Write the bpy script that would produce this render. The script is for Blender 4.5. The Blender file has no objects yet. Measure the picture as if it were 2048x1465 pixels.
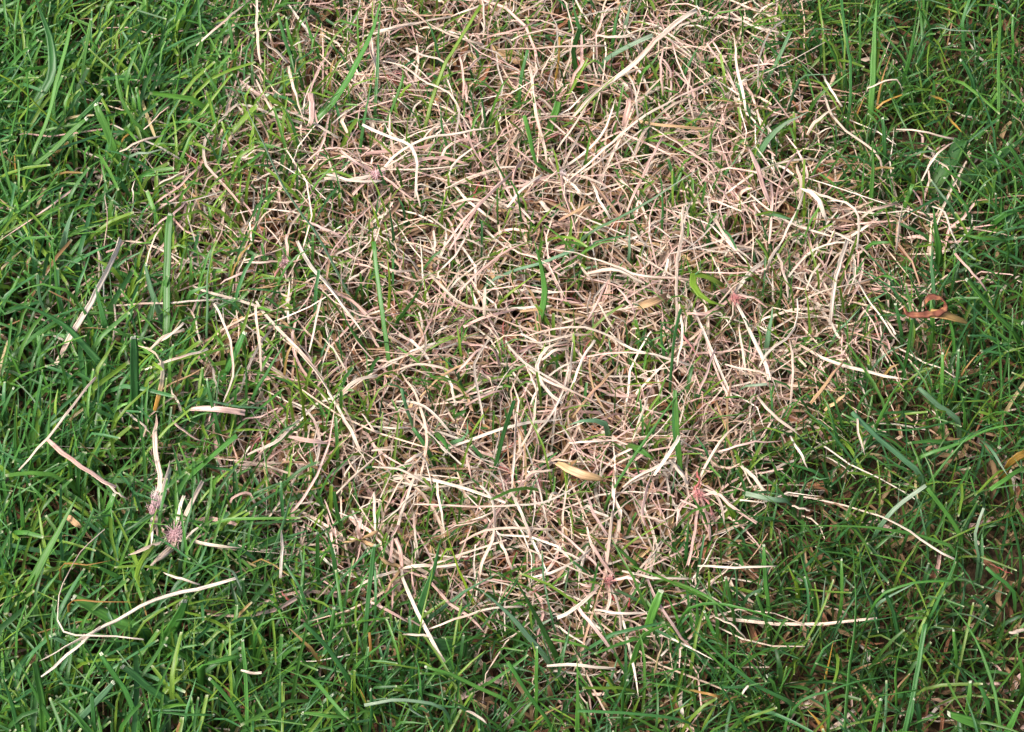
import bpy, math, random
import numpy as np
from mathutils import Vector

# ------------------------------------------------------------------ camera, sky, sun, exposure
scene = bpy.context.scene
C = scene.collection
TH = math.radians(56.0)            # camera looks this far below the horizon
HF = math.radians(25.0)            # horizontal field of view
DIST = 0.66
TGT = np.array([0.0, 0.0, 0.010])
FWD = np.array([0.0, math.cos(TH), -math.sin(TH)])
UPV = np.array([0.0, math.sin(TH), math.cos(TH)])
RGT = np.array([1.0, 0.0, 0.0])
CAM = TGT - FWD * DIST
cd = bpy.data.cameras.new('camera'); cam = bpy.data.objects.new('camera', cd); C.objects.link(cam)
cam.location = CAM.tolist(); cam.rotation_euler = (math.pi / 2 - TH, 0, 0)
cd.sensor_width = 36.0; cd.lens = 18.0 / math.tan(HF / 2); cd.clip_start = 0.01; cd.clip_end = 300
scene.camera = cam

SUN_EL, SUN_AZ = math.radians(54), math.radians(-105)      # azimuth from +Y (away from camera), negative = to the left
w = bpy.data.worlds.new('World'); scene.world = w; w.use_nodes = True
nt = w.node_tree
sky = nt.nodes.new('ShaderNodeTexSky'); sky.sky_type = 'NISHITA'; sky.sun_disc = False
sky.sun_elevation = SUN_EL; sky.sun_rotation = SUN_AZ
sky.dust_density = 6.0; sky.ozone_density = 1.0; sky.air_density = 1.0
nt.links.new(sky.outputs[0], nt.nodes['Background'].inputs[0])
nt.nodes['Background'].inputs[1].default_value = 0.15
sl = bpy.data.lights.new('sun', 'SUN'); sl.energy = 2.4; sl.angle = math.radians(16.0); sl.color = (1.0, 0.97, 0.94)
so = bpy.data.objects.new('sun', sl); C.objects.link(so)
sd = Vector((math.sin(SUN_AZ) * math.cos(SUN_EL), math.cos(SUN_AZ) * math.cos(SUN_EL), math.sin(SUN_EL)))
so.rotation_euler = sd.to_track_quat('Z', 'Y').to_euler(); so.location = (sd * 3)[:]
scene.view_settings.view_transform = 'Standard'; scene.view_settings.look = 'None'
scene.view_settings.exposure = 0.71; scene.view_settings.gamma = 1.0

rng = np.random.default_rng(11)
random.seed(5)
K = math.tan(HF / 2) / 1024.0
MM = 0.001
PXM = DIST * 2 * math.tan(HF / 2) / 2048.0      # metres per photo pixel at the target

def ray(px, py):
    return FWD + RGT * (px - 1024) * K - UPV * (py - 732.5) * K
def at(px, py, z):
    d = ray(px, py); return CAM + d * ((z - CAM[2]) / d[2])
def project(P):
    v = P - CAM; f = v @ FWD
    return 1024 + (v @ RGT) / f / K, 732.5 - (v @ UPV) / f / K

# ------------------------------------------------------------------ the outline of the dead patch on the ground
PATCH = np.array([(520,-140),(500,0),(455,110),(420,210),(330,330),(235,420),(200,540),(215,640),(300,690),(360,790),(300,880),
 (330,960),(320,1040),(560,1020),(640,1110),(740,1190),(880,1250),(1060,1220),(1190,1330),(1320,1240),(1420,1130),(1460,1030),
 (1580,960),(1630,860),(1740,770),(1800,620),(1815,440),(1690,300),(1600,190),(1550,80),(1430,0),(1380,-120),(950,-220)], float)
def sdist(px, py):
    P = np.stack([px, py], -1); n = len(PATCH)
    dmin = np.full(len(px), 1e9); inside = np.zeros(len(px), bool)
    for i in range(n):
        a = PATCH[i]; b = PATCH[(i + 1) % n]; ab = b - a
        t = np.clip(((P - a) @ ab) / (ab @ ab), 0, 1)
        dmin = np.minimum(dmin, np.hypot(*(P - a - t[:, None] * ab).T))
        c = ((a[1] > py) != (b[1] > py)) & (px < (b[0] - a[0]) * (py - a[1]) / (b[1] - a[1] + 1e-9) + a[0])
        inside ^= c
    return np.where(inside, dmin, -dmin)
_f = rng.normal(0, 1, (24, 2)); _p = rng.uniform(0, 6.28, 24)
def snoise(x, y, scale, k=0):
    s = 0
    for i in range(k, k + 6):
        q = i % 24
        s = s + np.sin((x * _f[q, 0] + y * _f[q, 1]) / scale * 2.2 + _p[q])
    return s / 3.0
POCKETS = [(1130,180,75),(1250,130,80),(590,590,55),(860,850,60),(1310,890,65),(760,560,55),(640,240,60),(1490,900,60),(1060,1090,45),(430,610,50),
 (700,160,55),(1180,420,45),(930,780,45),(1420,420,45),(480,900,60),(1290,290,50),(1560,640,45),(1010,640,40)]      # living tufts left inside the dead patch
def patch_at(x, y, z=0.008):
    P = np.stack([x, y, np.full_like(x, z)], -1); px, py = project(P)
    d = sdist(px, py)
    for cx, cy, rr in POCKETS: d = d - 130 * np.exp(-((px - cx) ** 2 + (py - cy) ** 2) / rr ** 2)
    return d, px, py

# ------------------------------------------------------------------ materials
def leaf_material(name, rough, trans, vein, mottle, spec=0.5):
    m = bpy.data.materials.new(name); m.use_nodes = True; t = m.node_tree; N = t.nodes; L = t.links
    p = N['Principled BSDF']; out = N['Material Output']
    col = N.new('ShaderNodeAttribute'); col.attribute_name = 'Col'
    bl = N.new('ShaderNodeAttribute'); bl.attribute_name = 'bl'
    sep = N.new('ShaderNodeSeparateXYZ'); L.new(bl.outputs['Vector'], sep.inputs[0])
    cmb = N.new('ShaderNodeCombineXYZ')
    mu = N.new('ShaderNodeMath'); mu.operation = 'MULTIPLY'; mu.inputs[1].default_value = 2.2; L.new(sep.outputs[0], mu.inputs[0])
    mv = N.new('ShaderNodeMath'); mv.operation = 'MULTIPLY'; mv.inputs[1].default_value = 160.0; L.new(sep.outputs[1], mv.inputs[0])
    mw = N.new('ShaderNodeMath'); mw.operation = 'MULTIPLY'; mw.inputs[1].default_value = 71.0; L.new(sep.outputs[2], mw.inputs[0])
    L.new(mu.outputs[0], cmb.inputs[0]); L.new(mv.outputs[0], cmb.inputs[1]); L.new(mw.outputs[0], cmb.inputs[2])
    no = N.new('ShaderNodeTexNoise'); no.inputs['Scale'].default_value = 1.0; no.inputs['Detail'].default_value = 4.0
    L.new(cmb.outputs[0], no.inputs['Vector'])
    # long veins
    sv = N.new('ShaderNodeMath'); sv.operation = 'MULTIPLY'; sv.inputs[1].default_value = 14.0; L.new(sep.outputs[0], sv.inputs[0])
    sn = N.new('ShaderNodeMath'); sn.operation = 'COSINE'; L.new(sv.outputs[0], sn.inputs[0])
    rmp = N.new('ShaderNodeMapRange'); rmp.inputs[1].default_value = 0.3; rmp.inputs[2].default_value = 0.7
    rmp.inputs[3].default_value = 1 - mottle; rmp.inputs[4].default_value = 1 + mottle; L.new(no.outputs['Fac'], rmp.inputs[0])
    rv = N.new('ShaderNodeMapRange'); rv.inputs[1].default_value = -1; rv.inputs[2].default_value = 1
    rv.inputs[3].default_value = 1 - vein; rv.inputs[4].default_value = 1 + vein; L.new(sn.outputs[0], rv.inputs[0])
    mm = N.new('ShaderNodeMath'); mm.operation = 'MULTIPLY'; L.new(rmp.outputs[0], mm.inputs[0]); L.new(rv.outputs[0], mm.inputs[1])
    vm = N.new('ShaderNodeVectorMath'); vm.operation = 'SCALE'; L.new(col.outputs['Color'], vm.inputs[0]); L.new(mm.outputs[0], vm.inputs['Scale'])
    L.new(vm.outputs[0], p.inputs['Base Color'])
    p.inputs['Roughness'].default_value = rough; p.inputs['Specular IOR Level'].default_value = spec
    bp = N.new('ShaderNodeBump'); bp.inputs['Strength'].default_value = 0.25; bp.inputs['Distance'].default_value = 0.0001
    L.new(mm.outputs[0], bp.inputs['Height']); L.new(bp.outputs[0], p.inputs['Normal'])
    tr = N.new('ShaderNodeBsdfTranslucent'); L.new(vm.outputs[0], tr.inputs['Color'])
    mx = N.new('ShaderNodeMixShader'); mx.inputs[0].default_value = trans
    L.new(p.outputs[0], mx.inputs[1]); L.new(tr.outputs[0], mx.inputs[2]); L.new(mx.outputs[0], out.inputs['Surface'])
    return m
M_GREEN = leaf_material('living_grass', 0.40, 0.40, 0.10, 0.26, 0.46)
M_STRAW = leaf_material('dead_straw', 0.58, 0.18, 0.10, 0.42, 0.3)
M_THREAD = leaf_material('fungus_thread', 0.6, 0.25, 0.0, 0.30, 0.3)
M_TIP = leaf_material('frayed_tip', 0.6, 0.30, 0.10, 0.25, 0.3)
M_LITTER = leaf_material('rotting_litter', 0.75, 0.08, 0.05, 0.40, 0.2)

def soil_material():
    m = bpy.data.materials.new('soil_and_lawn'); m.use_nodes = True; t = m.node_tree; N = t.nodes; L = t.links
    p = N['Principled BSDF']; tc = N.new('ShaderNodeTexCoord')
    n1 = N.new('ShaderNodeTexNoise'); n1.inputs['Scale'].default_value = 420; n1.inputs['Detail'].default_value = 8
    n2 = N.new('ShaderNodeTexNoise'); n2.inputs['Scale'].default_value = 60; n2.inputs['Detail'].default_value = 5
    for n in (n1, n2): L.new(tc.outputs['Object'], n.inputs['Vector'])
    r = N.new('ShaderNodeValToRGB'); L.new(n1.outputs['Fac'], r.inputs[0])
    r.color_ramp.elements[0].position = .3; r.color_ramp.elements[0].color = (.018, .012, .007, 1)
    r.color_ramp.elements[1].position = .75; r.color_ramp.elements[1].color = (.11, .07, .038, 1)
    r2 = N.new('ShaderNodeValToRGB'); L.new(n2.outputs['Fac'], r2.inputs[0])
    r2.color_ramp.elements[0].color = (.02, .05, .012, 1); r2.color_ramp.elements[1].color = (.06, .12, .03, 1)
    ge = N.new('ShaderNodeSeparateXYZ'); L.new(tc.outputs['Object'], ge.inputs[0])
    ln = N.new('ShaderNodeVectorMath'); ln.operation = 'LENGTH'; L.new(tc.outputs['Object'], ln.inputs[0])
    mr = N.new('ShaderNodeMapRange'); mr.inputs[1].default_value = .45; mr.inputs[2].default_value = .8; L.new(ln.outputs['Value'], mr.inputs[0])
    mx = N.new('ShaderNodeMixRGB'); L.new(mr.outputs[0], mx.inputs[0]); L.new(r.outputs[0], mx.inputs[1]); L.new(r2.outputs[0], mx.inputs[2])
    L.new(mx.outputs[0], p.inputs['Base Color']); p.inputs['Roughness'].default_value = .95; p.inputs['Specular IOR Level'].default_value = .15
    b = N.new('ShaderNodeBump'); b.inputs['Strength'].default_value = .9; b.inputs['Distance'].default_value = .002
    L.new(n1.outputs['Fac'], b.inputs['Height']); L.new(b.outputs[0], p.inputs['Normal'])
    return m

# ------------------------------------------------------------------ ground: one sheet to the horizon
def make_ground():
    near = np.linspace(-.5, .5, 150); far = .5 * 1.32 ** np.arange(1, 17)
    g = np.concatenate([-far[::-1], near, far]); n = len(g)
    X, Y = np.meshgrid(g, g, indexing='ij'); R = np.hypot(X, Y)
    Z = (.0012 * snoise(X, Y, .03, 0) + .0008 * snoise(X, Y, .011, 7) + .0005 * snoise(X, Y, .005, 12)) * np.clip(1.4 - R, 0, 1) - .001
    v = np.stack([X.ravel(), Y.ravel(), Z.ravel()], -1)
    i, j = np.meshgrid(np.arange(n - 1), np.arange(n - 1), indexing='ij'); a = (i * n + j).ravel()
    q = np.stack([a, a + n, a + n + 1, a + 1], -1)
    o = mesh_object('ground', v, q, M_SOIL); o['kind'] = 'structure'
    o['label'] = 'dark brown soil under the lawn showing in gaps between blades'; o['category'] = 'ground'
    return o

def raw_mesh(name, v, quads, mat, col=None, bl=None, smooth=True):
    me = bpy.data.meshes.new(name); nv = len(v); nq = len(quads)
    me.vertices.add(nv); me.vertices.foreach_set('co', np.ascontiguousarray(v, np.float32).ravel())
    me.loops.add(nq * 4); me.loops.foreach_set('vertex_index', np.ascontiguousarray(quads, np.int32).ravel())
    me.polygons.add(nq); me.polygons.foreach_set('loop_start', np.arange(0, nq * 4, 4, dtype=np.int32))
    me.polygons.foreach_set('loop_total', np.full(nq, 4, np.int32))
    me.polygons.foreach_set('use_smooth', np.full(nq, smooth, bool))
    if col is not None:
        a = me.attributes.new('Col', 'FLOAT_COLOR', 'POINT')
        a.data.foreach_set('color', np.concatenate([col, np.ones((nv, 1))], 1).astype(np.float32).ravel())
    if bl is not None:
        a = me.attributes.new('bl', 'FLOAT_VECTOR', 'POINT'); a.data.foreach_set('vector', bl.astype(np.float32).ravel())
    me.update(calc_edges=True); me.materials.append(mat)
    return me
def mesh_object(name, v, quads, mat, col=None, bl=None, parent=None, loc=None):
    v = np.asarray(v, float)
    if loc is not None: v = v - np.asarray(loc)
    o = bpy.data.objects.new(name, raw_mesh(name, v, quads, mat, col, bl)); C.objects.link(o)
    if parent is not None: o.parent = parent
    elif loc is not None: o.location = list(loc)
    return o
def tag(o, label, cat, group=None, kind=None):
    o['label'] = label
    if cat: o['category'] = cat
    if group: o['group'] = group
    if kind: o['kind'] = kind
    return o

M_SOIL = soil_material()
make_ground()

# ------------------------------------------------------------------ uncountable blades, all at once
GREENS = np.array([(.070, .210, .034), (.055, .172, .034), (.098, .245, .034), (.058, .190, .056), (.038, .122, .027), (.165, .285, .030)])
STRAWS = np.array([(.70, .54, .42), (.62, .45, .33), (.68, .46, .385), (.40, .25, .165), (.76, .64, .52), (.60, .375, .315), (.30, .185, .11), (.52, .45, .37)])
def blades(name, root, L, az, a0, a1, width, cbase, ctip, cut, mat, label, cat, pw=1.3, daz=None, roll=None, fold=.18, kink=None, zmax=None, pale=None):
    n = len(L); s = np.array([0, .18, .38, .58, .78, .965, 1.0]); m = len(s)
    daz = rng.normal(0, .35, n) if daz is None else daz
    roll = rng.normal(0, .5, n) if roll is None else roll
    ang = a0[:, None] + (a1 - a0)[:, None] * s[None] ** pw
    if kink is not None:
        kp = rng.uniform(.25, .75, n); ang = ang + kink[:, None] * (s[None] > kp[:, None])
    A = az[:, None] + daz[:, None] * s[None] + (rng.normal(0, .22, (n, m)) if kink is not None else 0)
    T = np.stack([np.sin(ang) * np.sin(A), np.sin(ang) * np.cos(A), np.cos(ang)], -1)
    ds = np.diff(s, prepend=0)[None, :, None] * L[:, None, None]
    P = np.cumsum(T * ds, 1); P[:, :, 0] += root[:, :1]; P[:, :, 1] += root[:, 1:2]
    z = P[:, :, 2]
    if zmax is not None: z = np.where(z > zmax[:, None], zmax[:, None] + (z - zmax[:, None]) * .15, z)
    fl = rng.uniform(.0006, .006, n)[:, None]
    z = np.where((z < fl) & (s[None] > .3), fl + (fl - z) * .12, z); P[:, :, 2] = z
    T = np.gradient(P, axis=1); T /= np.linalg.norm(T, axis=-1, keepdims=True) + 1e-12
    H = np.stack([np.cos(A), -np.sin(A), np.zeros_like(A)], -1)
    H -= (H * T).sum(-1, keepdims=True) * T; H /= np.linalg.norm(H, axis=-1, keepdims=True) + 1e-12
    Nn = np.cross(H, T); rl = (roll[:, None] + rng.normal(0, .5, n)[:, None] * s[None])[..., None]
    Wd = H * np.cos(rl) + Nn * np.sin(rl); Nd = np.cross(Wd, T)
    prof_cut = np.array([.7, .95, 1, 1, .95, .82, .6]); prof_pt = np.array([.75, 1, 1, .9, .66, .28, .03])
    pr = np.where(cut[:, None], prof_cut, prof_pt)
    hw = (width[:, None] * .5 * pr)[..., None]
    V = np.stack([P - Wd * hw, P - Nd * hw * 2 * fold, P + Wd * hw], 2)          # n,m,3,3
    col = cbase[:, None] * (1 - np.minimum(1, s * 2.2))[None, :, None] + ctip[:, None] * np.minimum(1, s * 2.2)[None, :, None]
    if pale is not None:
        col[:, -1] = np.where(cut[:, None], pale, col[:, -1])
    col = np.repeat(col[:, :, None], 3, 2)
    bl = np.zeros((n, m, 3, 3)); bl[..., 0] = np.array([-1, 0, 1.]); bl[..., 1] = (s[None] * L[:, None])[..., None]; bl[..., 2] = rng.uniform(0, 1, n)[:, None, None]
    base = (np.arange(n) * m * 3)[:, None, None] + (np.arange(m - 1) * 3)[None, :, None] + np.arange(2)[None, None]
    q = np.stack([base, base + 1, base + 4, base + 3], -1).reshape(-1, 4)
    o = mesh_object(name, V.reshape(-1, 3), q, mat, col.reshape(-1, 3), bl.reshape(-1, 3))
    return tag(o, label, cat, kind='stuff')

def clustered(n, per, spread, x0, x1, y0, y1):
    k = n // per + 1
    c = np.stack([rng.uniform(x0, x1, k), rng.uniform(y0, y1, k)], -1)
    idx = rng.integers(0, k, n); return c[idx] + rng.normal(0, spread, (n, 2)), idx, k
def pick(pal, n, jit=.12):
    c = pal[rng.integers(0, len(pal), n)] * rng.normal(1, jit, (n, 1)); return np.clip(c, .005, .9)
def smooth(a, b, x):
    t = np.clip((x - a) / (b - a), 0, 1); return t * t * (3 - 2 * t)
X0, X1, Y0, Y1 = -.25, .25, -.22, .27

def green_region(px, py, n):
    """length, lean, width, colour scale of the living grass by place on the lawn"""
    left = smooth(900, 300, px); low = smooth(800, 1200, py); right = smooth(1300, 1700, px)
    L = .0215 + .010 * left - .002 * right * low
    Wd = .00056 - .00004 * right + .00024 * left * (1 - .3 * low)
    return left, low, right, L, Wd

def fill_green():
    n = 54000
    r, idx, k = clustered(n, 5, .0028, X0, X1, Y0, Y1)
    d, px, py = patch_at(r[:, 0], r[:, 1]); d = d + 55 * snoise(r[:, 0], r[:, 1], .02, 3)
    keep = rng.random(n) < (1 - .52 * smooth(-70, 70, d))
    cl = snoise(r[:, 0], r[:, 1], .009, 9); keep &= rng.random(n) < np.clip(.80 + .5 * cl, .2, 1)
    r = r[keep]; px = px[keep]; py = py[keep]; d = d[keep]; idx = idx[keep]; n = len(r)
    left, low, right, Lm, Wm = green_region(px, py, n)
    inp = smooth(-50, 60, d)
    L = Lm * np.clip(rng.normal(1, .26, n), .4, 1.7) * (1 - .25 * inp)
    paz = rng.uniform(0, 6.283, k)[idx] ; az = paz + rng.normal(0, 1.0, n)
    lean = .35 * left                                        # upper left leans away and to the right
    az = np.where(rng.random(n) < lean, rng.normal(.5, .5, n), az)
    a0 = np.abs(rng.normal(.24, .2, n)); a1 = a0 + np.abs(rng.normal(.50 + .15 * low, .38, n))
    cut = rng.random(n) < .55
    wd = Wm * np.clip(rng.lognormal(-.05, .36, n), .5, 2.2)
    ct = pick(GREENS, n); yl = rng.random(n) < .55 * inp; ct[yl] = pick(GREENS[[2, 5, 5]], int(yl.sum()))
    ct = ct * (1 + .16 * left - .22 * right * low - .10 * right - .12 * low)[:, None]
    dead = rng.random(n) < .025; ct[dead] = pick(np.array([(.34, .22, .07), (.30, .17, .07), (.46, .36, .18)]), dead.sum())
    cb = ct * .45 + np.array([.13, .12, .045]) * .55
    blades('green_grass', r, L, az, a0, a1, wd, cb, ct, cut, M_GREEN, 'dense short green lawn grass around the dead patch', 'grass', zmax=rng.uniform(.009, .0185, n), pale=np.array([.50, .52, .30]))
def fill_low_green():
    n = 11000
    r, idx, k = clustered(n, 4, .003, X0, X1, Y0, Y1)
    d, px, py = patch_at(r[:, 0], r[:, 1])
    keep = rng.random(n) < (1 - .55 * smooth(-60, 90, d)); r = r[keep]; n = len(r)
    L = rng.uniform(.008, .016, n); az = rng.uniform(0, 6.283, n); a0 = rng.uniform(.1, .8, n); a1 = a0 + rng.uniform(0, .9, n)
    ct = pick(GREENS[[0, 1, 3, 4]], n) * .9
    blades('low_grass', r, L, az, a0, a1, rng.uniform(.0004, .0012, n), ct * .6 + .03, ct, rng.random(n) < .2, M_GREEN, 'short young grass shoots low between the taller blades', 'grass')
def fill_straw():
    n = 22500
    r, idx, k = clustered(n, 6, .0035, X0 * .85, X1 * .85, Y0, Y1)
    d, px, py = patch_at(r[:, 0], r[:, 1]); d = d + 55 * snoise(r[:, 0], r[:, 1], .02, 3)
    keep = rng.random(n) < smooth(-130, 50, d); r = r[keep]; idx = idx[keep]; d = d[keep]; n = len(r)
    L = np.clip(rng.lognormal(math.log(.0255), .4, n), .009, .055)
    az = rng.uniform(0, 6.283, k)[idx] + rng.normal(0, 1.3, n)
    a0 = np.abs(rng.normal(.50, .35, n)); a1 = a0 + np.abs(rng.normal(.70, .5, n))
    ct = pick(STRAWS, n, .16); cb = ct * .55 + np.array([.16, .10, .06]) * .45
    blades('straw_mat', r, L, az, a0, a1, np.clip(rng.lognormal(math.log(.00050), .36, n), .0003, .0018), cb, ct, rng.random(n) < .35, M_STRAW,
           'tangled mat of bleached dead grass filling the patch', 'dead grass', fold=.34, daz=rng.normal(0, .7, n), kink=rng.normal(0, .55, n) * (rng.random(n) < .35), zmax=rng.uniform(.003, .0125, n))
def fill_loose():
    n = 4300
    r = np.stack([rng.uniform(X0 * .85, X1 * .85, n), rng.uniform(Y0, Y1, n)], -1)
    d, px, py = patch_at(r[:, 0], r[:, 1], .012); d = d + 45 * snoise(r[:, 0], r[:, 1], .02, 3)
    keep = rng.random(n) < smooth(-75, 60, d); r = r[keep]; n = len(r)
    L = np.clip(rng.lognormal(math.log(.031), .35, n), .014, .065); az = rng.uniform(0, 6.283, n)
    a0 = np.abs(rng.normal(.55, .3, n)); a1 = a0 + np.abs(rng.normal(1.0, .35, n))
    ct = pick(STRAWS[[0, 1, 2, 4]], n, .12)
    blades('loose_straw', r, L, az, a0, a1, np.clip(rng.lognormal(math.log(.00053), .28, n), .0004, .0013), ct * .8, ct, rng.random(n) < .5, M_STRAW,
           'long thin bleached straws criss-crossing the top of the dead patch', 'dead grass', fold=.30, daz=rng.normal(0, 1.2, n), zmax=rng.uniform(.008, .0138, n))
def fill_threads():
    n = 2600
    r, idx, k = clustered(n, 9, .0035, X0 * .85, X1 * .85, Y0, Y1)
    d, px, py = patch_at(r[:, 0], r[:, 1], .009); keep = rng.random(n) < smooth(-50, 60, d) * np.clip(.5 + .7 * snoise(r[:, 0], r[:, 1], .02, 14), .08, 1); r = r[keep]; n = len(r)
    a0 = np.abs(rng.normal(.5, .4, n)); a1 = a0 + np.abs(rng.normal(.9, .5, n)); ct = pick(np.array([(.62, .27, .25), (.66, .36, .34), (.50, .14, .12), (.64, .42, .38)]), n)
    blades('red_thread_fungus', r, rng.uniform(.009, .018, n), rng.uniform(0, 6.283, n), a0, a1, rng.uniform(.0003, .0007, n), ct * .6 + np.array([.2, .12, .08]), ct, rng.random(n) < .3, M_THREAD,
           'pinkish red fungus threads scattered through the dead straw', 'fungus', fold=.4, daz=rng.normal(0, 1.4, n), zmax=rng.uniform(.006, .0115, n))
def fill_long_green():
    n = 3600
    r, idx, k = clustered(n, 3, .003, X0, X1, Y0, Y1)
    d, px, py = patch_at(r[:, 0], r[:, 1]); keep = rng.random(n) < (1 - .05 * smooth(-60, 60, d)); r = r[keep]; px = px[keep]; py = py[keep]; d = d[keep]; n = len(r)
    left = smooth(900, 300, px); inp = smooth(-50, 60, d)
    L = np.clip(rng.normal(.034, .007, n), .02, .055) * (1 - .25 * inp); az = np.where(rng.random(n) < .5 * left, rng.normal(.4, .5, n), rng.uniform(0, 6.283, n))
    a0 = np.abs(rng.normal(.42 - .2 * inp, .25, n)); a1 = a0 + np.abs(rng.normal(.6 - .25 * inp, .3, n))
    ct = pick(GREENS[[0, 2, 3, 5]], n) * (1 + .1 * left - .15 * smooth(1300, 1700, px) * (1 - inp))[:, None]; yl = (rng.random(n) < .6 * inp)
    ct[yl] = pick(GREENS[[2, 5, 5]], int(yl.sum()))
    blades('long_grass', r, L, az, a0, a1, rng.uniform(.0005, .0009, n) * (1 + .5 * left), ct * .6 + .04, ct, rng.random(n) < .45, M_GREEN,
           'long thin green blades arching over the shorter lawn grass', 'grass', zmax=rng.uniform(.013, .021, n), pale=np.array([.50, .52, .30]))
def fill_litter():
    n = 15000
    r = np.stack([rng.uniform(X0, X1, n), rng.uniform(Y0, Y1, n)], -1)
    d, px, py = patch_at(r[:, 0], r[:, 1]); inp = smooth(-80, 60, d)
    L = rng.uniform(.006, .022, n); az = rng.uniform(0, 6.283, n); a0 = rng.uniform(1.1, 1.5, n); a1 = a0 + rng.normal(.2, .35, n)
    pal = np.array([(.17, .10, .05), (.22, .14, .07), (.11, .065, .033), (.28, .19, .10), (.19, .085, .045)])
    ct = pick(pal, n, .2) * (1 + .7 * inp)[:, None]
    lg = rng.random(n) < .12; ct[lg] = pick(STRAWS, lg.sum())
    blades('thatch_litter', r, L, az, a0, a1, rng.uniform(.0005, .0017, n), ct * .8, ct, rng.random(n) < .5, M_LITTER,
           'brown rotting grass litter lying on the soil under the blades', 'litter', fold=.3, kink=rng.normal(0, .3, n), zmax=rng.uniform(.001, .006, n))
def fill_outer():
    n = 11000
    r = np.stack([rng.uniform(-1.0, 1.0, n), rng.uniform(-.9, 1.1, n)], -1)
    keep = ~((r[:, 0] > X0) & (r[:, 0] < X1) & (r[:, 1] > Y0) & (r[:, 1] < Y1)); r = r[keep]; n = len(r)
    L = rng.uniform(.018, .04, n); az = rng.uniform(0, 6.283, n); a0 = np.abs(rng.normal(.25, .2, n)); a1 = a0 + np.abs(rng.normal(.5, .4, n))
    ct = pick(GREENS, n)
    blades('surrounding_lawn', r, L, az, a0, a1, rng.uniform(.0015, .0042, n), ct * .5 + .05, ct, rng.random(n) < .5, M_GREEN, 'green lawn going on beyond the dead patch', 'lawn', pale=np.array([.5, .52, .3]))
fill_green(); fill_low_green(); fill_straw(); fill_loose(); fill_threads(); fill_long_green(); fill_litter(); fill_outer()

# ------------------------------------------------------------------ single blades
def spline(P, n):
    P = np.asarray(P, float)
    if len(P) == 2: P = np.array([P[0], (P[0] + P[1]) / 2, P[1]])
    E = np.vstack([2 * P[0] - P[1], P, 2 * P[-1] - P[-2]]); out = []
    seg = np.linalg.norm(np.diff(P, axis=0), axis=1); cum = np.concatenate([[0], np.cumsum(seg)]) / seg.sum()
    for s in np.linspace(0, 1, n):
        i = min(np.searchsorted(cum, s, 'right') - 1, len(P) - 2); t = (s - cum[i]) / (cum[i + 1] - cum[i] + 1e-12)
        a, b, c, d = E[i:i + 4]
        out.append(.5 * ((2 * b) + (c - a) * t + (2 * a - 5 * b + 4 * c - d) * t * t + (3 * b - a - 3 * c + d) * t ** 3))
    return np.array(out)
SEC = np.array([(-1, 1.0, 0), (-.55, .30, 1), (0, 0, 1), (.55, .30, 1), (1, 1.0, 0), (.55, .30, -1), (0, 0, -1), (-.55, .30, -1)])
def tube(P, hw, thick, fold, roll0, roll1, col, mat, name, parent=None, loc=None, wdir=None):
    """closed leaf section (a shallow channel with real thickness) swept along P; hw per ring, col per ring"""
    n = len(P); T = np.gradient(P, axis=0); T /= np.linalg.norm(T, axis=1)[:, None] + 1e-12
    V = []; BL = []; CO = []; rd = random.random(); prev = None; run = 0
    for i in range(n):
        t = T[i]
        if wdir is not None: h = np.asarray(wdir, float)
        else:
            h = np.cross(t, (0, 0, 1.)); 
            if np.linalg.norm(h) < .25: h = prev if prev is not None else np.array([1., 0, 0])
        h = h - (h @ t) * t; h = h / (np.linalg.norm(h) + 1e-12)
        if prev is not None and h @ prev < 0: h = -h
        if prev is not None: h = h * .5 + prev * .5; h = h - (h @ t) * t; h /= np.linalg.norm(h) + 1e-12
        prev = h; nn = np.cross(h, t)
        if nn[2] < 0 and wdir is None: nn = -nn
        r = roll0 + (roll1 - roll0) * i / (n - 1); wd = h * math.cos(r) + nn * math.sin(r); nd = nn * math.cos(r) - h * math.sin(r)
        if i: run += np.linalg.norm(P[i] - P[i - 1])
        for (x, f, tt) in SEC:
            V.append(P[i] + wd * x * hw[i] + nd * (f * fold * hw[i] * 2 + tt * thick * min(1, hw[i] / (hw.max() + 1e-12) + .15)))
            BL.append((x, run, rd)); CO.append(col[i])
    m = len(SEC); q = []
    for i in range(n - 1):
        for k in range(m):
            a = i * m + k; b = i * m + (k + 1) % m; q.append((a, b, b + m, a + m))
    for e, flip in ((0, True), (n - 1, False)):
        b = e * m
        for f in ((0, 1, 7, 7), ) : pass
        qs = [(b + 0, b + 1, b + 2, b + 7), (b + 7, b + 2, b + 6, b + 6), (b + 2, b + 3, b + 5, b + 6), (b + 3, b + 4, b + 5, b + 5)]
        qs = [(b + 1, b + 2, b + 6, b + 7), (b + 2, b + 3, b + 5, b + 6)]
        q += [f[::-1] if flip else f for f in qs]
    return mesh_object(name, np.array(V), np.array(q), mat, np.array(CO), np.array(BL), parent, loc)
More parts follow.
